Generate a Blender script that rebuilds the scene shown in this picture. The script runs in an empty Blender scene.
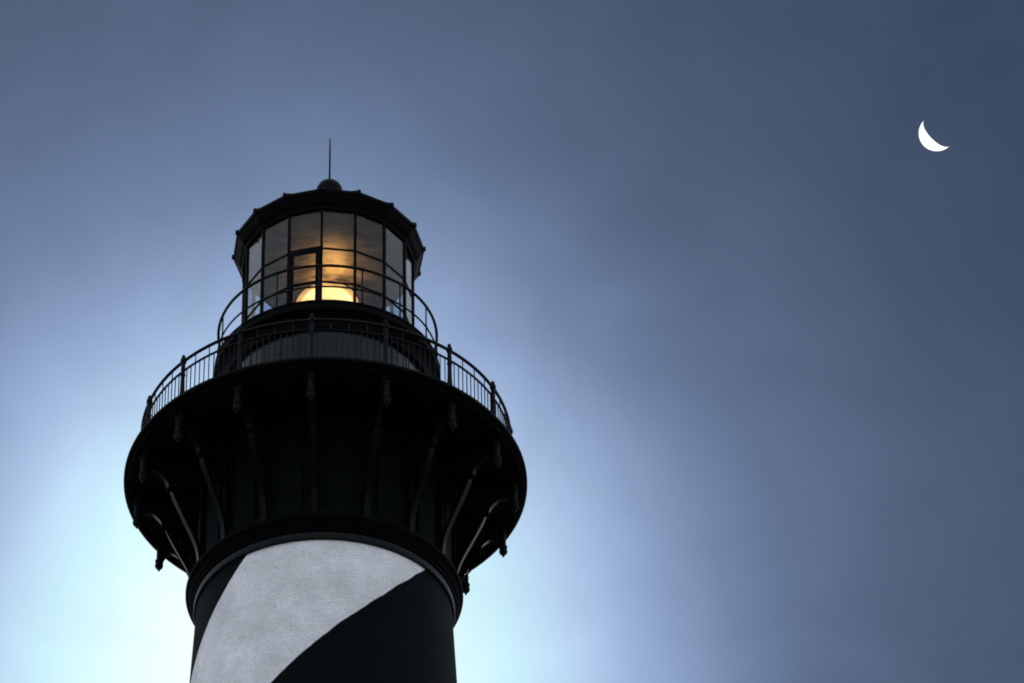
import bpy, math, random
from mathutils import Vector, Matrix
random.seed(7)
R = math.radians
S = bpy.context.scene
COL = S.collection

# ------------------------------------------------------------------ camera
def view_axes(pitch, yaw, roll):
    p, y, r = R(pitch), R(yaw), R(roll)
    F = Vector((math.sin(y)*math.cos(p), math.cos(y)*math.cos(p), math.sin(p)))
    X = F.cross(Vector((0, 0, 1))).normalized()
    U = X.cross(F)
    return F, math.cos(r)*X + math.sin(r)*U, -math.sin(r)*X + math.cos(r)*U
FWD, RGT, UPV = view_axes(40.202, 3.499, -1.5727)
CAM = Vector((0, -70, 1.6))
cd = bpy.data.cameras.new('camera')
cam = bpy.data.objects.new('camera', cd)
COL.objects.link(cam)
cam.matrix_world = Matrix(((RGT.x, UPV.x, -FWD.x, CAM.x), (RGT.y, UPV.y, -FWD.y, CAM.y),
                           (RGT.z, UPV.z, -FWD.z, CAM.z), (0, 0, 0, 1)))
cd.sensor_width = 36
cd.lens = 3950*36/1024
cd.clip_start, cd.clip_end = 0.1, 80000
S.camera = cam

# ------------------------------------------------------------------ sky and sun
# the veiled sun stands behind the tower, just under the lower edge of the frame
SUN_EL, SUN_AZ = 34.93, -0.85        # degrees; azimuth from +Y towards +X
sun_dir = Vector((math.sin(R(SUN_AZ))*math.cos(R(SUN_EL)), math.cos(R(SUN_AZ))*math.cos(R(SUN_EL)), math.sin(R(SUN_EL))))
sun_right = Vector((math.cos(R(SUN_AZ)), -math.sin(R(SUN_AZ)), 0))
sun_up = sun_right.cross(sun_dir)
sl = bpy.data.lights.new('sun', 'SUN')
sl.energy, sl.angle, sl.color = 0.9, R(10), (1, .93, .84)
so = bpy.data.objects.new('sun', sl)
COL.objects.link(so)
so.rotation_euler = (-sun_dir).to_track_quat('-Z', 'Y').to_euler()
so.location = (0, 60, 120)

def srgb(r, g, b, k=1.0):
    f = lambda c: (c/255/12.92 if c/255 <= .04045 else ((c/255+.055)/1.055)**2.4)*k
    return (f(r), f(g), f(b), 1)

W = bpy.data.worlds.new('World')
S.world = W
W.use_nodes = True
nt = W.node_tree
nt.nodes.clear()
def N(tree, typ, **kw):
    n = tree.nodes.new(typ)
    for k, v in kw.items():
        setattr(n, k, v)
    return n
def mathn(tree, op, a, b=None, clamp=False):
    n = N(tree, 'ShaderNodeMath', operation=op, use_clamp=clamp)
    for i, v in enumerate((a, b)):
        if v is None: continue
        if isinstance(v, (int, float)): n.inputs[i].default_value = v
        else: tree.links.new(v, n.inputs[i])
    return n.outputs[0]
out = N(nt, 'ShaderNodeOutputWorld')
bg = N(nt, 'ShaderNodeBackground')
tc = N(nt, 'ShaderNodeTexCoord')
sky = N(nt, 'ShaderNodeTexSky', sky_type='NISHITA', sun_disc=False, sun_elevation=R(SUN_EL), sun_rotation=R(SUN_AZ),
        altitude=0, air_density=1.0, dust_density=2.0, ozone_density=2.0)
# cloud veil: thin cloud scatters the hidden sun forward, thicker and darker away from it
dot = N(nt, 'ShaderNodeVectorMath', operation='DOT_PRODUCT')
nt.links.new(tc.outputs['Generated'], dot.inputs[0])
dot.inputs[1].default_value = sun_dir
ang = mathn(nt, 'MULTIPLY', mathn(nt, 'ARCCOSINE', dot.outputs['Value']), 180/math.pi)
def dotn(vec):
    d = N(nt, 'ShaderNodeVectorMath', operation='DOT_PRODUCT')
    nt.links.new(tc.outputs['Generated'], d.inputs[0])
    d.inputs[1].default_value = vec
    return d.outputs['Value']
# the aureole is drawn out upwards by the cloud sheet
hh, vv = dotn(sun_right), dotn(sun_up)
h2, v2 = mathn(nt, 'MULTIPLY', hh, hh), mathn(nt, 'MULTIPLY', vv, vv)
sq = mathn(nt, 'SQRT', mathn(nt, 'DIVIDE', mathn(nt, 'ADD', h2, mathn(nt, 'MULTIPLY', v2, .74)), mathn(nt, 'ADD', mathn(nt, 'ADD', h2, v2), 1e-6)))
ang = mathn(nt, 'MULTIPLY', ang, sq)
nz = N(nt, 'ShaderNodeTexNoise', noise_dimensions='3D')
nz.inputs['Scale'].default_value = 7
nz.inputs['Detail'].default_value = 3
nz.inputs['Roughness'].default_value = .5
nt.links.new(tc.outputs['Generated'], nz.inputs['Vector'])
warp = mathn(nt, 'MULTIPLY', mathn(nt, 'SUBTRACT', nz.outputs['Fac'], .5), 3.2)
wamt = N(nt, 'ShaderNodeMapRange', interpolation_type='SMOOTHSTEP')
nt.links.new(ang, wamt.inputs[0])
wamt.inputs[1].default_value, wamt.inputs[2].default_value = 1.0, 9.0
ang2 = mathn(nt, 'ADD', ang, mathn(nt, 'MULTIPLY', warp, wamt.outputs[0]))
ramp = N(nt, 'ShaderNodeValToRGB')
ramp.color_ramp.interpolation = 'B_SPLINE'
stops = [(0, (255, 255, 255)), (1.9, (238, 255, 255)), (3.1, (207, 249, 255)), (4.05, (188, 213, 244)), (4.8, (161, 185, 221)), (5.6, (138, 159, 196)),
         (6.4, (115, 135, 168)), (7.6, (94, 111, 141)), (8.8, (84, 101, 128)), (10.15, (75, 90, 116)), (11.5, (66, 81, 106)), (12.8, (62, 75, 101)), (18, (59, 71, 96))]
RNG = 18.0
cr = ramp.color_ramp
while len(cr.elements) < len(stops):
    cr.elements.new(.5)
for e, (a, c) in zip(cr.elements, stops):
    e.position = a/RNG
for e, (a, c) in zip(cr.elements, stops):
    e.color = srgb(*c)
nt.links.new(mathn(nt, 'DIVIDE', ang2, RNG, True), ramp.inputs[0])
# fine wisps
nz2 = N(nt, 'ShaderNodeTexNoise')
nz2.inputs['Scale'].default_value = 24
nz2.inputs['Detail'].default_value = 6
nz2.inputs['Distortion'].default_value = .6
nt.links.new(tc.outputs['Generated'], nz2.inputs['Vector'])
wm = N(nt, 'ShaderNodeMapRange')
nt.links.new(nz2.outputs['Fac'], wm.inputs[0])
wm.inputs[1].default_value, wm.inputs[2].default_value, wm.inputs[3].default_value, wm.inputs[4].default_value = .25, .75, .91, 1.09
bank = N(nt, 'ShaderNodeVectorMath', operation='SCALE')
nt.links.new(ramp.outputs[0], bank.inputs[0])
nt.links.new(wm.outputs[0], bank.inputs[3])
# beyond the cloud bank: bright broken overcast over the open Nishita sky
skyk = N(nt, 'ShaderNodeVectorMath', operation='SCALE')
nt.links.new(sky.outputs[0], skyk.inputs[0])
skyk.inputs[3].default_value = 0.10
far = N(nt, 'ShaderNodeMix', data_type='RGBA')
far.inputs['Factor'].default_value = .75
nt.links.new(skyk.outputs[0], far.inputs['A'])
far.inputs['B'].default_value = (.93, 1.0, 1.13, 1)
fm = N(nt, 'ShaderNodeMapRange', interpolation_type='SMOOTHSTEP')
nt.links.new(ang2, fm.inputs[0])
fm.inputs[1].default_value, fm.inputs[2].default_value = 15, 32
tot = N(nt, 'ShaderNodeMix', data_type='RGBA')
# the cloud bank ends above a bright band of sky along the horizon
sz = N(nt, 'ShaderNodeSeparateXYZ')
nt.links.new(tc.outputs['Generated'], sz.inputs[0])
hm = N(nt, 'ShaderNodeMapRange', interpolation_type='SMOOTHSTEP')
nt.links.new(mathn(nt, 'MULTIPLY', mathn(nt, 'ARCSINE', sz.outputs['Z']), 180/math.pi), hm.inputs[0])
hm.inputs[1].default_value, hm.inputs[2].default_value, hm.inputs[3].default_value, hm.inputs[4].default_value = 22, 33, .85, 0
nt.links.new(mathn(nt, 'MAXIMUM', fm.outputs[0], hm.outputs[0]), tot.inputs['Factor'])
nt.links.new(bank.outputs[0], tot.inputs['A'])
nt.links.new(far.outputs['Result'], tot.inputs['B'])
nt.links.new(tot.outputs['Result'], bg.inputs['Color'])
bg.inputs['Strength'].default_value = 1.0
nt.links.new(bg.outputs[0], out.inputs[0])

S.view_settings.view_transform = 'Standard'
S.view_settings.look = 'None'
S.view_settings.exposure = 0
S.view_settings.gamma = 1
S.view_settings.use_curve_mapping = False
S.render.engine = 'CYCLES'
S.cycles.filter_width = 1.9
S.cycles.max_bounces = 8
S.cycles.transparent_max_bounces = 16

# ------------------------------------------------------------------ materials
def mat(name, col, rough=.6, metal=0, spec=.5, noise=None, bump=None):
    """principled material; noise = (scale, low factor, high factor), bump = (scale, strength, stretch)"""
    m = bpy.data.materials.new(name)
    m.use_nodes = True
    t = m.node_tree
    b = t.nodes['Principled BSDF']
    b.inputs['Base Color'].default_value = (*col, 1)
    b.inputs['Roughness'].default_value = rough
    b.inputs['Metallic'].default_value = metal
    b.inputs['Specular IOR Level'].default_value = spec
    co = N(t, 'ShaderNodeTexCoord')
    if noise:
        n = N(t, 'ShaderNodeTexNoise')
        n.inputs['Scale'].default_value = noise[0]
        n.inputs['Detail'].default_value = 6
        mq = N(t, 'ShaderNodeMapping')
        mq.inputs['Scale'].default_value = noise[3] if len(noise) > 3 else (1, 1, 1)
        t.links.new(co.outputs['Object'], mq.inputs[0])
        t.links.new(mq.outputs[0], n.inputs['Vector'])
        r = N(t, 'ShaderNodeMapRange')
        t.links.new(n.outputs['Fac'], r.inputs[0])
        r.inputs[1].default_value, r.inputs[2].default_value = .3, .7
        r.inputs[3].default_value, r.inputs[4].default_value = noise[1], noise[2]
        v = N(t, 'ShaderNodeVectorMath', operation='SCALE')
        v.inputs[0].default_value = col
        t.links.new(r.outputs[0], v.inputs[3])
        t.links.new(v.outputs[0], b.inputs['Base Color'])
        r2 = N(t, 'ShaderNodeMapRange')
        t.links.new(n.outputs['Fac'], r2.inputs[0])
        r2.inputs[3].default_value, r2.inputs[4].default_value = rough*.8, min(1, rough*1.25)
        t.links.new(r2.outputs[0], b.inputs['Roughness'])
    if bump:
        mp = N(t, 'ShaderNodeMapping')
        mp.inputs['Scale'].default_value = bump[2]
        t.links.new(co.outputs['Object'], mp.inputs[0])
        n2 = N(t, 'ShaderNodeTexNoise')
        n2.inputs['Scale'].default_value = bump[0]
        n2.inputs['Detail'].default_value = 4
        t.links.new(mp.outputs[0], n2.inputs['Vector'])
        bp = N(t, 'ShaderNodeBump')
        bp.inputs['Strength'].default_value = bump[1]
        bp.inputs['Distance'].default_value = .02
        t.links.new(n2.outputs['Fac'], bp.inputs['Height'])
        t.links.new(bp.outputs[0], b.inputs['Normal'])
    return m

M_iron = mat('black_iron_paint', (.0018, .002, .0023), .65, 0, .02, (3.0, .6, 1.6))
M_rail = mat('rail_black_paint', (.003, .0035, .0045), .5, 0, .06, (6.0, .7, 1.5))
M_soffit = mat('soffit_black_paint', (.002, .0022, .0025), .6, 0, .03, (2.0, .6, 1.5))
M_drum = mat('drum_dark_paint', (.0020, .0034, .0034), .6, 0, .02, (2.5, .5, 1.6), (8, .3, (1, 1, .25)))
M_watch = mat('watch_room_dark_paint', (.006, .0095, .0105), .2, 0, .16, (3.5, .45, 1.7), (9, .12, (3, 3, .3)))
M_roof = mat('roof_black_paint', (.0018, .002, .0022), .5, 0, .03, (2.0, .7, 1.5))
M_ball = mat('vent_ball_metal', (.0022, .003, .0036), .45, 0, .04, (4, .7, 1.3))
M_frame = mat('lantern_frame_paint', (.002, .002, .0023), .55, 0, .03)
M_strut = mat('strut_edge_paint', (.0010, .0018, .0016), .24, 0, .045, (5.0, .6, 1.5))
M_pendant = mat('pendant_grey_paint', (.006, .0085, .0085), .6, 0, .05, (9, .5, 1.6))
M_band = mat('frieze_grey_paint', (.003, .005, .006), .32, 0, .10, (3, .7, 1.3))
M_ceil = mat('lantern_lining', (.022, .022, .022), .5, 0, .3, (1.8, .35, 1.3), (2.6, .9, (1, 1, 1)))
M_reflector = mat('glow_streaked_reflector', (.075, .066, .055), .55, .1, .25, (2.4, .02, 1.7, (.9, 2.0, 1)), (3.0, 1.0, (1, 1, 1)))  # uneven streaks in the colour imitate bands of lamp glow
M_floor = mat('lantern_floor_steel', (.10, .10, .10), .6, .2, .4, (3, .6, 1.4))
M_drumlamp = mat('beacon_drum_paint', (.10, .105, .10), .35, .5, .5, (5, .7, 1.3))
M_brick = mat('brick', (.28, .10, .07), .9, 0, .3, (5, .6, 1.4), (12, .3, (1, 1, 4)))
M_stone = mat('granite', (.36, .35, .34), .8, 0, .3, (9, .8, 1.2))
M_ground = mat('sandy_ground', (.24, .225, .20), .95, 0, .1, (.35, .6, 1.5), (4, .4, (1, 1, 1)))

def stripe_material():
    m = bpy.data.materials.new('spiral_striped_paint')
    m.use_nodes = True
    t = m.node_tree
    b = t.nodes['Principled BSDF']
    co = N(t, 'ShaderNodeTexCoord')
    sp = N(t, 'ShaderNodeSeparateXYZ')
    t.links.new(co.outputs['Object'], sp.inputs[0])
    # theta measured from the side facing -Y, growing towards +X
    th = mathn(t, 'MULTIPLY', mathn(t, 'ARCTAN2', sp.outputs['X'], mathn(t, 'MULTIPLY', sp.outputs['Y'], -1)), 180/math.pi)
    wn = N(t, 'ShaderNodeTexNoise')
    wn.inputs['Scale'].default_value = 1.3
    wn.inputs['Detail'].default_value = 7
    t.links.new(co.outputs['Object'], wn.inputs['Vector'])
    wob = mathn(t, 'MULTIPLY', mathn(t, 'SUBTRACT', wn.outputs['Fac'], .5), 2.6)
    ph = mathn(t, 'SUBTRACT', th, mathn(t, 'MULTIPLY', mathn(t, 'SUBTRACT', sp.outputs['Z'], 52.7), 19.45))
    ph = mathn(t, 'ADD', mathn(t, 'ADD', ph, 40.3 + 3600), wob)
    fr = mathn(t, 'MODULO', ph, 180)
    # soft 1 cm edge
    e1 = N(t, 'ShaderNodeMapRange'); t.links.new(fr, e1.inputs[0])
    e1.inputs[1].default_value, e1.inputs[2].default_value = 86.7, 87.3
    e1.inputs[3].default_value, e1.inputs[4].default_value = 1, 0
    e0 = N(t, 'ShaderNodeMapRange'); t.links.new(fr, e0.inputs[0])
    e0.inputs[1].default_value, e0.inputs[2].default_value = 0, .6
    white = mathn(t, 'MULTIPLY', e1.outputs[0], e0.outputs[0])
    # weathering
    n1 = N(t, 'ShaderNodeTexNoise'); n1.inputs['Scale'].default_value = 1.1; n1.inputs['Detail'].default_value = 8; n1.inputs['Roughness'].default_value = .65
    t.links.new(co.outputs['Object'], n1.inputs['Vector'])
    mp = N(t, 'ShaderNodeMapping'); mp.inputs['Scale'].default_value = (1.6, 1.6, 13)
    t.links.new(co.outputs['Object'], mp.inputs[0])
    n2 = N(t, 'ShaderNodeTexNoise'); n2.inputs['Scale'].default_value = 1.6; n2.inputs['Detail'].default_value = 5; n2.inputs['Roughness'].default_value = .7
    t.links.new(mp.outputs[0], n2.inputs['Vector'])
    n3 = N(t, 'ShaderNodeTexNoise'); n3.inputs['Scale'].default_value = 26; n3.inputs['Detail'].default_value = 3
    t.links.new(co.outputs['Object'], n3.inputs['Vector'])
    # a few dark specks
    vo = N(t, 'ShaderNodeTexVoronoi'); vo.inputs['Scale'].default_value = .9
    t.links.new(co.outputs['Object'], vo.inputs['Vector'])
    spk = N(t, 'ShaderNodeMapRange'); t.links.new(vo.outputs['Distance'], spk.inputs[0])
    spk.inputs[1].default_value, spk.inputs[2].default_value, spk.inputs[3].default_value, spk.inputs[4].default_value = .04, .12, .93, 1.0
    def mr(s, a, b_):
        r = N(t, 'ShaderNodeMapRange'); t.links.new(s, r.inputs[0])
        r.inputs[1].default_value, r.inputs[2].default_value, r.inputs[3].default_value, r.inputs[4].default_value = .3, .7, a, b_
        return r.outputs[0]
    k = mathn(t, 'MULTIPLY', mathn(t, 'MULTIPLY', mr(n1.outputs['Fac'], .78, 1.14), mr(n2.outputs['Fac'], .91, 1.06)),
              mathn(t, 'MULTIPLY', mr(n3.outputs['Fac'], .80, 1.09), spk.outputs[0]))
    mx = N(t, 'ShaderNodeMix', data_type='RGBA')
    t.links.new(white, mx.inputs['Factor'])
    mx.inputs['A'].default_value = (.0035, .0055, .0065, 1)
    mx.inputs['B'].default_value = (.80, .815, .835, 1)
    v = N(t, 'ShaderNodeVectorMath', operation='SCALE')
    t.links.new(mx.outputs['Result'], v.inputs[0]); t.links.new(k, v.inputs[3])
    t.links.new(v.outputs[0], b.inputs['Base Color'])
    b.inputs['Roughness'].default_value = .7
    b.inputs['Specular IOR Level'].default_value = .03
    # brick courses read through the paint
    wv = N(t, 'ShaderNodeMath', operation='SINE')
    t.links.new(mathn(t, 'MULTIPLY', sp.outputs['Z'], 2*math.pi/.085), wv.inputs[0])
    h = mathn(t, 'ADD', mathn(t, 'MULTIPLY', wv.outputs[0], mathn(t, 'MULTIPLY', n1.outputs['Fac'], .22)), mathn(t, 'ADD', n2.outputs['Fac'], mathn(t, 'MULTIPLY', n3.outputs['Fac'], .8)))
    bp = N(t, 'ShaderNodeBump'); bp.inputs['Strength'].default_value = .8; bp.inputs['Distance'].default_value = .02
    t.links.new(h, bp.inputs['Height']); t.links.new(bp.outputs[0], b.inputs['Normal'])
    return m
M_stripe = stripe_material()

def glass_material():
    m = bpy.data.materials.new('storm_glass')
    m.use_nodes = True
    t = m.node_tree
    t.nodes.clear()
    o = N(t, 'ShaderNodeOutputMaterial')
    tr = N(t, 'ShaderNodeBsdfTransparent'); tr.inputs[0].default_value = (.80, .85, .89, 1)
    gl = N(t, 'ShaderNodeBsdfGlossy'); gl.inputs['Roughness'].default_value = .04
    df = N(t, 'ShaderNodeBsdfDiffuse'); df.inputs[0].default_value = (.35, .36, .36, 1)
    ge = N(t, 'ShaderNodeNewGeometry')
    dp = N(t, 'ShaderNodeVectorMath', operation='DOT_PRODUCT')
    t.links.new(ge.outputs['Normal'], dp.inputs[0]); t.links.new(ge.outputs['Incoming'], dp.inputs[1])
    ct = mathn(t, 'ABSOLUTE', dp.outputs['Value'])
    tl = N(t, 'ShaderNodeBsdfTranslucent'); tl.inputs[0].default_value = (.6, .6, .58, 1)
    dm = N(t, 'ShaderNodeMixShader'); dm.inputs[0].default_value = .65
    t.links.new(df.outputs[0], dm.inputs[1]); t.links.new(tl.outputs[0], dm.inputs[2])
    fz = mathn(t, 'ADD', mathn(t, 'MULTIPLY', mathn(t, 'POWER', mathn(t, 'SUBTRACT', 1.0, ct, True), 5.0), .98), .018)
    co = N(t, 'ShaderNodeTexCoord')
    n = N(t, 'ShaderNodeTexNoise'); n.inputs['Scale'].default_value = 2.6; n.inputs['Detail'].default_value = 7
    mp = N(t, 'ShaderNodeMapping'); mp.inputs['Scale'].default_value = (.8, .8, 1.5)
    t.links.new(co.outputs['Object'], mp.inputs[0]); t.links.new(mp.outputs[0], n.inputs['Vector'])
    r = N(t, 'ShaderNodeMapRange'); t.links.new(n.outputs['Fac'], r.inputs[0])
    r.inputs[1].default_value, r.inputs[2].default_value, r.inputs[3].default_value, r.inputs[4].default_value = .38, .70, .0, .018
    m1 = N(t, 'ShaderNodeMixShader'); t.links.new(r.outputs[0], m1.inputs[0]); t.links.new(tr.outputs[0], m1.inputs[1]); t.links.new(dm.outputs[0], m1.inputs[2])
    m2 = N(t, 'ShaderNodeMixShader'); t.links.new(fz, m2.inputs[0]); t.links.new(m1.outputs[0], m2.inputs[1]); t.links.new(gl.outputs[0], m2.inputs[2])
    t.links.new(m2.outputs[0], o.inputs[0])
    return m
M_glass = glass_material()

def emit_material(name, col, k, noise=None):
    m = bpy.data.materials.new(name)
    m.use_nodes = True
    t = m.node_tree
    b = t.nodes['Principled BSDF']
    b.inputs['Base Color'].default_value = (.3, .3, .3, 1)
    b.inputs['Emission Color'].default_value = (*col, 1)
    b.inputs['Emission Strength'].default_value = k
    if noise:
        co = N(t, 'ShaderNodeTexCoord')
        n = N(t, 'ShaderNodeTexNoise'); n.inputs['Scale'].default_value = noise[0]; n.inputs['Detail'].default_value = 6
        t.links.new(co.outputs['Object'], n.inputs['Vector'])
        r = N(t, 'ShaderNodeMapRange'); t.links.new(n.outputs['Fac'], r.inputs[0])
        r.inputs[1].default_value, r.inputs[2].default_value, r.inputs[3].default_value, r.inputs[4].default_value = .3, .7, noise[1]*k, noise[2]*k
        t.links.new(r.outputs[0], b.inputs['Emission Strength'])
    return m
M_lens = emit_material('lit_beacon_lens', (1, .64, .20), 2.3, (3, .7, 1.3))
M_lensrim = emit_material('amber_lens_edge', (1, .42, .07), 1.3, (4, .7, 1.2))
M_moon = emit_material('moon_emission', (1, .985, .96), 1.25, (.02, .9, 1.1))  # emission stands in for sunlight on the moon
M_moon.node_tree.nodes['Principled BSDF'].inputs['Base Color'].default_value = (.12, .12, .12, 1)

# ------------------------------------------------------------------ mesh helpers
def pol(r, deg, z):
    a = R(deg)
    return (r*math.sin(a), -r*math.cos(a), z)

class MB:
    def __init__(s):
        s.v, s.f = [], []
    def add(s, v, f):
        o = len(s.v)
        s.v += [tuple(p) for p in v]
        s.f += [tuple(i+o for i in q) for q in f]
    def lathe(s, prof, n=96, off=0.0, center=(0, 0), closed=False, a0=0, a1=360):
        """prof: list of (r, z); full turn about the vertical through center"""
        full = abs(a1-a0-360) < 1e-6
        cols = n if full else n+1
        V, Fc = [], []
        for j in range(cols):
            a = off + a0 + (a1-a0)*j/n
            for r, z in prof:
                p = pol(r, a, z)
                V.append((p[0]+center[0], p[1]+center[1], z))
        m = len(prof)
        for j in range(n):
            k = (j+1) % cols
            for i in range(m if closed else m-1):
                i2 = (i+1) % m
                Fc.append((j*m+i2, j*m+i, k*m+i, k*m+i2))
        if not full and closed:
            Fc.append(tuple(range(m)))
            Fc.append(tuple(reversed(range((cols-1)*m, cols*m))))
        s.add(V, Fc)
    def tube(s, pts, rad, n=8, closed=False):
        pts = [Vector(p) for p in pts]
        rads = rad if isinstance(rad, (list, tuple)) else [rad]*len(pts)
        V, Fc = [], []
        L = len(pts)
        prev = None
        for i, p in enumerate(pts):
            a = pts[(i-1) % L] if (closed or i) else p
            b = pts[(i+1) % L] if (closed or i < L-1) else p
            t = (b-a).normalized()
            ref = prev if prev is not None else (Vector((0, 0, 1)) if abs(t.z) < .9 else Vector((1, 0, 0)))
            x = (ref - t*ref.dot(t)).normalized()
            prev = x
            y = t.cross(x)
            for k in range(n):
                c, w = math.cos(2*math.pi*k/n), math.sin(2*math.pi*k/n)
                V.append(p + (x*c + y*w)*rads[i])
        for i in range(L if closed else L-1):
            j = (i+1) % L
            for k in range(n):
                k2 = (k+1) % n
                Fc.append((i*n+k, i*n+k2, j*n+k2, j*n+k))
        if not closed:
            Fc.append(tuple(reversed(range(n))))
            Fc.append(tuple(range((L-1)*n, L*n)))
        s.add(V, Fc)
    def arcblock(s, r0, r1, z0, z1, d0, d1, n=4):
        s.lathe([(r0, z0), (r1, z0), (r1, z1), (r0, z1)], n=n, a0=d0, a1=d1, closed=True)
    def box(s, c, ax, ay, az):
        """box from centre and three half-axis vectors"""
        c, ax, ay, az = map(Vector, (c, ax, ay, az))
        V = [c+ax*i+ay*j+az*k for i in (-1, 1) for j in (-1, 1) for k in (-1, 1)]
        s.add(V, [(0, 1, 3, 2), (4, 6, 7, 5), (0, 4, 5, 1), (2, 3, 7, 6), (0, 2, 6, 4), (1, 5, 7, 3)])
    def bar(s, a, b, w, h, up=(0, 0, 1)):
        a, b = Vector(a), Vector(b)
        t = (b-a)
        L = t.length
        t.normalize()
        u = Vector(up)
        x = t.cross(u)
        if x.length < 1e-4: x = t.cross(Vector((1, 0, 0)))
        x.normalize()
        y = x.cross(t)
        s.box((a+b)/2, t*L/2, x*w/2, y*h/2)
    def radial_strip(s, deg, low, high, w):
        """solid plate in the vertical plane at angle deg between two (r, z) polylines, thickness w"""
        side = Vector((math.cos(R(deg)), math.sin(R(deg)), 0))*w/2
        V = []
        n = len(low)
        for sgn in (-1, 1):
            for (r, z) in low: V.append(Vector(pol(r, deg, z)) + side*sgn)
            for (r, z) in high: V.append(Vector(pol(r, deg, z)) + side*sgn)
        Fc = []
        for i in range(n-1):
            a, b, c, d = i, i+1, n+i+1, n+i
            Fc += [(a, b, c, d), (2*n+d, 2*n+c, 2*n+b, 2*n+a), (a, 2*n+a, 2*n+b, b), (d, c, 2*n+c, 2*n+d)]
        Fc += [(0, n, 3*n, 2*n), (n-1, 3*n-1, 4*n-1, 2*n-1)]
        s.add(V, Fc)
    def build(s, name, material, parent=None, smooth=35):
        me = bpy.data.meshes.new(name)
        me.from_pydata(s.v, [], s.f)
        me.materials.append(material)
        import bmesh
        bm = bmesh.new(); bm.from_mesh(me)
        bmesh.ops.recalc_face_normals(bm, faces=bm.faces)
        bm.to_mesh(me); bm.free()
        if smooth:
            for p in me.polygons: p.use_smooth = True
            me.set_sharp_from_angle(angle=R(smooth))
        o = bpy.data.objects.new(name, me)
        COL.objects.link(o)
        if parent: o.parent = parent
        return o

def spin_copy(o, deg, parent):
    c = o.copy()
    COL.objects.link(c)
    c.parent = parent
    c.rotation_euler = (0, 0, R(deg))
    for ch in o.children:
        d = ch.copy()
        COL.objects.link(d)
        d.parent = c
    return c

# ------------------------------------------------------------------ ground
g = MB()
rr = [0, 30, 80, 200, 600, 2000, 6000, 15000, 30000]
g.lathe([(max(r, .01), 0) for r in rr], n=64)
ground = g.build('ground', M_ground, smooth=0)
ground['kind'] = 'structure'

# ------------------------------------------------------------------ lighthouse
PHI, STEP = -4.8, 22.5
LH = bpy.data.objects.new('lighthouse', None)
COL.objects.link(LH)
LH['label'] = 'tall lighthouse tower with black and white spiral stripes, black iron gallery and lit glass lantern'
LH['category'] = 'lighthouse'
def part(name, mb, m, parent=None, label=None, smooth=35):
    o = mb.build(name, m, parent or LH, smooth)
    if label: o['label'] = label
    return o

# base and shaft
b = MB()
b.lathe([(.1, 2.6), (5.6, 2.6), (5.9, 2.3), (6.9, 1.4), (7.0, .5), (7.2, .45), (7.2, 0)], n=8, off=22.5)
part('base', b, M_brick, smooth=0)
b = MB()
def shaft_r(z): return 2.888 - .045*(z-51)
b.lathe([(shaft_r(z), z) for z in [2.6 + (53.0-2.6)*i/60 for i in range(61)]], n=160)
part('shaft', b, M_stripe, label='round shaft painted in black and white spiral stripes')

# ring moulding at the neck
b = MB()
b.lathe([(2.80, 53.075), (2.885, 53.075), (2.90, 53.09), (2.90, 53.12), (2.885, 53.135), (2.90, 53.17), (2.945, 53.20), (2.955, 53.23), (2.945, 53.26),
         (2.96, 53.30), (3.00, 53.335), (3.04, 53.355), (3.05, 53.385), (3.05, 53.43), (3.03, 53.455), (2.99, 53.47), (2.70, 53.50)], n=160)
part('neck_moulding', b, M_iron)
b = MB()
b.lathe([(2.77, 52.88), (2.855, 52.885), (2.865, 52.90), (2.865, 53.05), (2.86, 53.073)], n=160)
part('frieze_band', b, M_band)

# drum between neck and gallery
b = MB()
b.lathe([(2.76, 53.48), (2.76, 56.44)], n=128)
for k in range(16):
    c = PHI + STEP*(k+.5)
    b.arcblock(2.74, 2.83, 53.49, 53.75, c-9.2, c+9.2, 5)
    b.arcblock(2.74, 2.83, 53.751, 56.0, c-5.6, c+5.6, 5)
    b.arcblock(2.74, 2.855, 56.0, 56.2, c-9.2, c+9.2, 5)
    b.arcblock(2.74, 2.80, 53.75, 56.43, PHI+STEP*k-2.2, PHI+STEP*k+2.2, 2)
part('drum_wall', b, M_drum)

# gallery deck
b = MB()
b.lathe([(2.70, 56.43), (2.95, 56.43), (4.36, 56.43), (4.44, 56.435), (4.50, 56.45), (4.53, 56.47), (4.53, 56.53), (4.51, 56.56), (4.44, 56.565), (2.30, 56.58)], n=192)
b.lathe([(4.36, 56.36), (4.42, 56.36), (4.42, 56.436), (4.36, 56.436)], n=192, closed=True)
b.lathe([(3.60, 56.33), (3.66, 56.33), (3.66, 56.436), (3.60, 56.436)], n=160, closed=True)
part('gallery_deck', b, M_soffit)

# brackets under the gallery
def curve(pts, n=6):
    """Catmull-Rom through (r, z) points"""
    P = [pts[0]] + pts + [pts[-1]]
    o = []
    for i in range(1, len(P)-2):
        p0, p1, p2, p3 = P[i-1:i+3]
        for k in range(n):
            t = k/n
            o.append(tuple(.5*((2*p1[j]) + (-p0[j]+p2[j])*t + (2*p0[j]-5*p1[j]+4*p2[j]-p3[j])*t*t + (-p0[j]+3*p1[j]-3*p2[j]+p3[j])*t**3) for j in (0, 1)))
    o.append(pts[-1])
    return o
OGEE = curve([(2.90, 53.49), (2.915, 53.75), (2.955, 54.02), (3.06, 54.32), (3.23, 54.68), (3.42, 55.08), (3.54, 55.36), (3.60, 55.54), (3.605, 55.66)])
ARCH = curve([(3.655, 55.58), (3.70, 55.70), (3.78, 55.81), (3.88, 55.91), (3.98, 55.945), (4.09, 55.925), (4.15, 55.86), (4.175, 55.76)])
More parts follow.
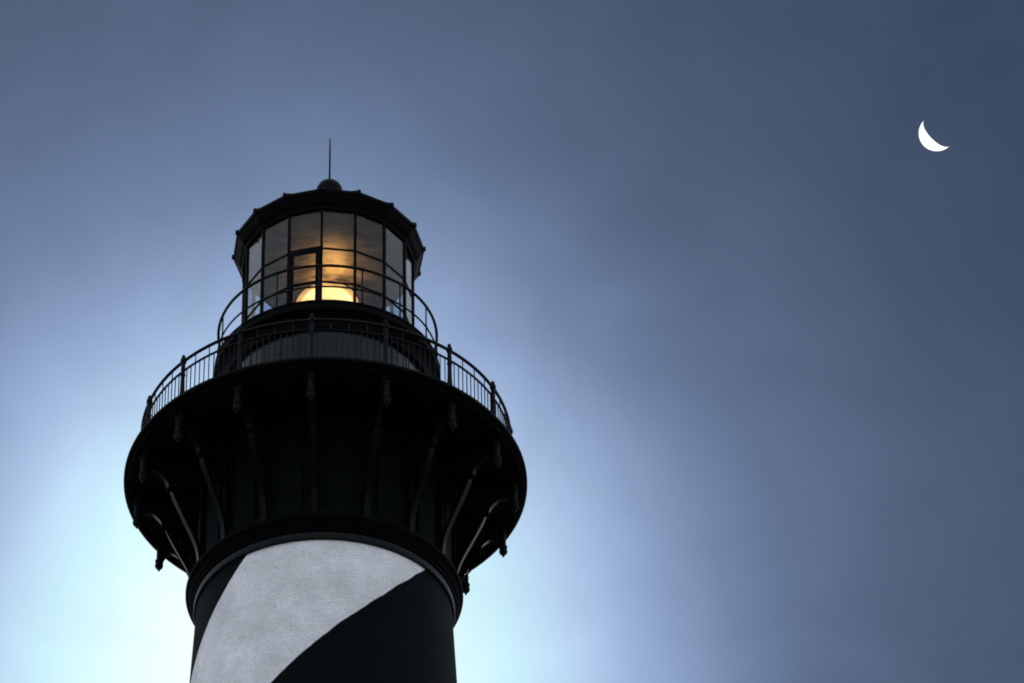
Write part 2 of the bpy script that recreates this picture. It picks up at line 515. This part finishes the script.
def offset(line, d):
    o = []
    for i, (r, z) in enumerate(line):
        a, c = line[max(0, i-1)], line[min(len(line)-1, i+1)]
        tx, tz = c[0]-a[0], c[1]-a[1]
        L = math.hypot(tx, tz)
        o.append((r - tz/L*d, z + tx/L*d))
    return o
def make_bracket(deg):
    m = MB()
    m.radial_strip(deg, offset(OGEE, .024), offset(OGEE, .12), .06)
    m.radial_strip(deg, offset(ARCH, .024), offset(ARCH, .12), .06)
    m.radial_strip(deg, [(2.80, 53.5), (2.80, 56.42)], [(2.895, 53.5), (2.895, 56.42)], .10)
    m.radial_strip(deg, [(2.82, 56.26), (4.36, 56.26)], [(2.82, 56.428), (4.36, 56.428)], .09)
    m.radial_strip(deg, [(3.55, 55.62), (3.55, 56.27)], [(3.67, 55.62), (3.67, 56.27)], .07)
    # scrollwork in the web
    def ring(cr_, cz, rad, t, a0=0, a1=360):
        n = 28
        pts = [pol(cr_ + rad*math.cos(R(a0+(a1-a0)*i/n)), deg, cz + rad*math.sin(R(a0+(a1-a0)*i/n))) for i in range(n + (0 if a1-a0 == 360 else 1))]
        m.tube(pts, t, 6, closed=(a1-a0 == 360))
    ring(3.27, 55.86, .26, .033)
    ring(3.27, 55.86, .12, .028)
    ring(3.07, 55.22, .15, .028)
    ring(3.94, 56.11, .12, .026)
    # boss at the cusp
    c = Vector(pol(3.625, deg, 55.56))
    for i in range(1):
        m.lathe([(.001, 55.47), (.035, 55.485), (.055, 55.53), (.05, 55.58), (.03, 55.62), (.001, 55.63)], n=12, center=(c.x, c.y))
    o = m.build('bracket', M_iron, LH)
    e = MB()
    e.radial_strip(deg, OGEE, offset(OGEE, .023), .135)
    e.radial_strip(deg, ARCH, offset(ARCH, .023), .135)
    e.build('flange', M_strut, o)
    p = MB()
    c = Vector(pol(4.23, deg, 0))
    p.lathe([(.001, 55.56), (.022, 55.57), (.03, 55.595), (.018, 55.62), (.03, 55.63), (.08, 55.66), (.098, 55.71), (.09, 55.77),
             (.06, 55.80), (.095, 55.83), (.095, 55.86), (.065, 55.88), (.07, 56.08), (.062, 56.18), (.09, 56.20), (.09, 56.24), (.07, 56.26), (.09, 56.36), (.10, 56.43), (.001, 56.43)], n=16, center=(c.x, c.y))
    p.build('pendant', M_pendant, o)
    return o
br = make_bracket(PHI)
for k in range(1, 16):
    spin_copy(br, STEP*k, LH)

# gallery railing
RG = 4.17
def turned(prof, deg, r):
    m = MB()
    c = Vector(pol(r, deg, 0))
    m.lathe(prof, n=14, center=(c.x, c.y))
    return m
post_prof = [(.10, 56.56), (.10, 56.62), (.085, 56.64), (.07, 56.72), (.085, 56.76), (.068, 56.80), (.052, 57.12), (.045, 57.46), (.06, 57.48), (.06, 57.52),
             (.048, 57.54), (.048, 57.62), (.055, 57.66), (.048, 57.70), (.048, 57.84), (.07, 57.86), (.07, 57.94), (.03, 57.96), (.045, 57.99), (.045, 58.03), (.025, 58.07), (.001, 58.09)]
p0 = turned(post_prof, PHI, RG).build('railing_post', M_rail, LH)
for k in range(1, 16):
    spin_copy(p0, STEP*k, LH)
def rail_panel(a0):
    m = MB()
    arc = lambda z, r=RG: [pol(r, a0 + STEP*i/8, z) for i in range(9)]
    m.tube(arc(57.89), .038, 8)
    m.tube(arc(57.61), .027, 8)
    m.tube(arc(56.68), .022, 6)
    for i in range(1, 12):
        a = a0 + STEP*i/12
        m.tube([pol(RG, a, 56.57), pol(RG, a, 57.61)], .0125, 6)
        if i % 3 == 0:
            m.tube([pol(RG, a, 57.61), pol(RG, a, 57.89)], .0125, 6)
    return m
q0 = rail_panel(PHI).build('railing_panel', M_rail, LH)
for k in range(1, 16):
    spin_copy(q0, STEP*k, LH)

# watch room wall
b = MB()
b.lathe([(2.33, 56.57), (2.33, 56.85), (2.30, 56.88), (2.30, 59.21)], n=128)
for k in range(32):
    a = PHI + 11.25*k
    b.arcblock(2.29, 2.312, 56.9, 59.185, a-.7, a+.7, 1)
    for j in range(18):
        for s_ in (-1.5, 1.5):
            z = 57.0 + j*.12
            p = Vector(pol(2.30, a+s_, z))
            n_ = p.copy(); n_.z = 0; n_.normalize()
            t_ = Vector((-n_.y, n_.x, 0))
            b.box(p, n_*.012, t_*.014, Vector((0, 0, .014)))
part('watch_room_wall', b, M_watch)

# upper gallery with coved cornice
b = MB()
cove = [(2.30, 59.19), (2.385, 59.20), (2.40, 59.24), (2.385, 59.28), (2.39, 59.33), (2.41, 59.40), (2.45, 59.48), (2.51, 59.54), (2.57, 59.58), (2.60, 59.60), (2.605, 59.66), (2.58, 59.69), (2.58, 59.79), (2.60, 59.81), (2.60, 59.845), (2.57, 59.865), (1.6, 59.88)]
b.lathe(cove, n=128)
part('upper_gallery', b, M_soffit)
RU = 2.53
b = MB()
for z, t in ((60.92, .034), (60.29, .022)):
    b.tube([pol(RU, 360*i/96, z) for i in range(96)], t, 8, closed=True)
part('upper_railing', b, M_rail)
st = MB()
c = Vector(pol(RU, PHI, 0))
st.lathe([(.05, 59.86), (.05, 59.89), (.022, 59.91), (.018, 60.30), (.03, 60.33), (.018, 60.36), (.018, 60.90), (.036, 60.92), (.02, 60.96), (.001, 60.965)], n=10, center=(c.x, c.y))
s0 = st.build('railing_stanchion', M_rail, LH)
for k in range(1, 16):
    spin_copy(s0, STEP*k, LH)

# lantern: 16 tall windows of three panes each
RL = 1.985
Z0, Z1, Z2, Z3 = 59.95, 60.92, 61.94, 63.13
b = MB()
b.lathe([(1.93, 59.87), (2.05, 59.87), (2.05, 59.93), (2.01, 59.95), (1.93, 59.95)], n=16, off=PHI, closed=True)
part('lantern_sill', b, M_frame, smooth=0)
b = MB()
b.lathe([(.05, 59.89), (1.925, 59.90)], n=32)
part('lantern_floor', b, M_floor)

def window(k, zs, bars, mull=True, r=RL):
    """frame (and glass) of the bay between corner k and corner k + 1"""
    a0, a1 = PHI + STEP*k, PHI + STEP*(k+1)
    A, B = Vector(pol(r, a0, 0)), Vector(pol(r, a1, 0))
    nrm = ((A+B)/2).normalized()
    m = MB()
    up = Vector((0, 0, 1))
    for z in bars:
        m.box((A+B)/2 + up*z, (B-A)/2*.985, nrm*.022, up*.016)
    if mull:
        out_ = A.normalized(); tan = Vector((-out_.y, out_.x, 0))
        m.box(A + up*(zs[0]+zs[-1])/2, out_*.035, tan*.027, up*(zs[-1]-zs[0])/2)
    return m, A, B, nrm
def glass(A, B, nrm, zs):
    m = MB()
    up = Vector((0, 0, 1))
    t = (B-A)/2
    for z0, z1 in zip(zs[:-1], zs[1:]):
        m.box((A+B)/2 + up*(z0+z1)/2, t*(1-.07), nrm*.004, up*((z1-z0)/2-.022))
    return m
ZS = [Z0, Z1, Z2, Z3]
win0 = None
DOOR = -1                              # the bay that opens onto the upper gallery
m, A, B, nr = window(0, ZS, [Z0+.018, Z1, Z2, Z3-.018])
win0 = m.build('lantern_window', M_frame, LH, smooth=0)
glass(A, B, nr, ZS).build('glass', M_glass, win0, smooth=0)
for k in range(1, 16):
    if k - 16 == DOOR: continue
    spin_copy(win0, STEP*k, LH)
m, A, B, nr = window(DOOR, ZS, [Z0+.018, Z3-.018])
up = Vector((0, 0, 1))
dv = (B-A).normalized()
half = (B-A).length/2
m.box((A+B)/2 + up*(Z2), dv*(half-.01), nr*.04, up*.045)
wd = m.build('lantern_window', M_frame, LH, smooth=0)
wd['label'] = 'lantern window above the access door'
glass(A, B, nr, [Z2+.03, Z3]).build('glass', M_glass, wd, smooth=0)
d = MB()
zd0, zd1 = Z0+.04, Z2-.045
for s_ in (-1, 1):
    d.box((A+B)/2 + dv*s_*(half-.075) + up*(zd0+zd1)/2 + nr*.02, dv*.052, nr*.03, up*(zd1-zd0)/2)
for z in (zd0+.05, zd1-.04, Z1+.0):
    d.box((A+B)/2 + up*z + nr*.02, dv*(half-.128), nr*.026, up*(.035 if z != Z1 else .018))
door = d.build('lantern_door', M_frame, LH, smooth=0)
dg = MB()
for z0, z1 in ((zd0+.09, Z1-.022), (Z1+.022, zd1-.08)):
    dg.box((A+B)/2 + up*(z0+z1)/2 + nr*.02, dv*(half-.13), nr*.004, up*(z1-z0)/2)
dg.build('glass', M_glass, door, smooth=0)
dh = MB()
dh.tube([(A+B)/2 + dv*(half-.08) + up*(Z0+1.05) + nr*.05, (A+B)/2 + dv*(half-.08) + up*(Z0+1.05) + nr*.10, (A+B)/2 + dv*(half-.2) + up*(Z0+1.05) + nr*.10], .012, 6)
dh.build('handle', M_frame, door)

# roof
b = MB()
b.lathe([(1.90, 63.13), (2.03, 63.11), (2.05, 63.14), (2.05, 63.20), (2.12, 63.26), (2.20, 63.38), (2.225, 63.44), (2.255, 63.45), (2.265, 63.50), (2.265, 63.545), (2.24, 63.56),
         (1.2, 64.40), (.34, 65.13), (.30, 65.25), (.001, 65.25)], n=16, off=PHI)
roof = part('roof', b, M_roof, smooth=0)
r_ = MB()
for k in range(16):
    a = PHI + STEP*k
    r_.bar(pol(.36, a, 65.13), pol(2.25, a, 63.565), .05, .045)
    r_.box(pol(2.26, a, 63.535), Vector(pol(.035, a, 0)), Vector((math.cos(R(a)), math.sin(R(a)), 0))*.035, Vector((0, 0, .05)))
r_.build('roof_rib', M_roof, roof, smooth=0)
bl = MB()
bl.lathe([(.30, 65.20), (.30, 65.30), (.32, 65.33), (.32, 65.37)] + [(.315*math.cos(R(t)), 65.50+.315*math.sin(R(t))) for t in range(-18, 90, 6)] + [(.045, 65.835), (.04, 65.90), (.001, 65.91)], n=40)
bl.build('ventilator_ball', M_ball, roof)
rd = MB()
rd.tube([(0, 0, 65.88), (0, 0, 66.2), (0, 0, 66.9), (0, 0, 67.25)], [.026, .023, .021, .012], 8)
rd.build('lightning_rod', M_rail, roof)
# lining under the roof
b = MB()
b.lathe([(1.93, 63.12), (1.80, 63.17), (1.4, 63.34), (.9, 63.50), (.3, 63.60), (.001, 63.61)], n=64)
part('lantern_ceiling', b, M_ceil)
b = MB()
for k in range(16):
    a = PHI + STEP*k
    b.bar(pol(1.90, a, 63.10), pol(.25, a, 63.57), .04, .05)
part('ceiling_rib', b, M_frame, smooth=0)
# added reflector over the lamp, catches the warm light as an amber glow
b = MB()
b.lathe([(1.91, 63.12), (1.90, 63.09), (1.6, 63.02), (1.2, 63.0), (.70, 63.07), (.36, 63.15), (.10, 63.19), (.001, 63.20)], n=64)
part('ceiling_reflector', b, M_reflector)

# beacon
bc = MB()
BZ, BA = 61.55, -4.0
ax = Vector(pol(1, BA, 0))                       # lens axis, towards the camera side
side = Vector((math.cos(R(BA)), math.sin(R(BA)), 0))
def disc_lathe(m, prof, n=48):
    """prof: (radius, distance along lens axis)"""
    V, Fc = [], []
    L = len(prof)
    for j in range(n):
        c, w = math.cos(2*math.pi*j/n), math.sin(2*math.pi*j/n)
        for r, t in prof:
            V.append(Vector((0, 0, BZ)) + ax*t + (side*c + Vector((0, 0, 1))*w)*r)
    for j in range(n):
        k = (j+1) % n
        for i in range(L-1):
            Fc.append((j*L+i, j*L+i+1, k*L+i+1, k*L+i))
    m.add(V, Fc)
disc_lathe(bc, [(.001, -.42), (.60, -.42), (.70, -.38), (.74, -.30), (.74, .30), (.79, .32), (.79, .38), (.74, .40), (.70, .36), (.001, .34)])
bc.lathe([(.30, 59.9), (.34, 59.95), (.28, 60.0), (.24, 60.7), (.34, 60.76), (.34, 60.9)], n=32)
beacon = part('beacon', bc, M_drumlamp)
ln = MB()
disc_lathe(ln, [(.612, .37), (.608, .415), (.58, .43), (.56, .41), (.46, .44), (.44, .425), (.32, .455), (.30, .44), (.16, .47), (.001, .475)])
ln.build('lens', M_lens, beacon)
ln = MB()
disc_lathe(ln, [(.74, .375), (.735, .395), (.69, .42), (.63, .418), (.615, .375)])
ln.build('lens_rim', M_lensrim, beacon)
pl = bpy.data.lights.new('reflector_fill', 'POINT')  # added point light close under the reflector, makes its warm pool
pl.energy, pl.color, pl.shadow_soft_size = 125, (1, .44, .10), .12
po = bpy.data.objects.new('reflector_fill', pl)
COL.objects.link(po)
po.location = (.08, .30, 62.80)
po.parent = LH

# ------------------------------------------------------------------ moon: sunlit part only, its light put in as emission and shape
MD = 20000.0
px = lambda x, y: (FWD + RGT*((x-512)/3950) + UPV*((341.5-y)/3950))
md = px(936.9, 133.1).normalized()
mc = CAM + md*MD
nv = -md
h = (px(949.1, 146.1) - px(923.8, 120.5)); h = (h - nv*h.dot(nv)).normalized()
sv = nv.cross(h).normalized()
low = (px(923.7, 146) - px(936.4, 133.3))
if sv.dot(low) < 0: sv = -sv
MR = MD*17.9/3950
mb = MB()
NP, NS = 128, 24
V, Fc = [], []
for i in range(NP+1):
    f_ = math.pi*(.001 + .998*i/NP)
    for j in range(NS+1):
        s_ = R(-3 + (65.5+3)*j/NS)
        V.append((h*math.cos(f_) + (sv*math.cos(s_) + nv*math.sin(s_))*math.sin(f_))*MR)
M1 = NS+1
for i in range(NP):
    for j in range(NS):
        Fc.append((i*M1+j, i*M1+j+1, (i+1)*M1+j+1, (i+1)*M1+j))
    Fc.append((i*M1+NS, i*M1, (i+1)*M1, (i+1)*M1+NS))
Fc.append(tuple(range(M1))); Fc.append(tuple(range(NP*M1, NP*M1+M1)))
mb.add(V, Fc)
moon = mb.build('moon', M_moon)
moon.location = mc
moon['label'] = 'thin white crescent moon hanging high in the dark blue-grey sky'
moon['category'] = 'moon'
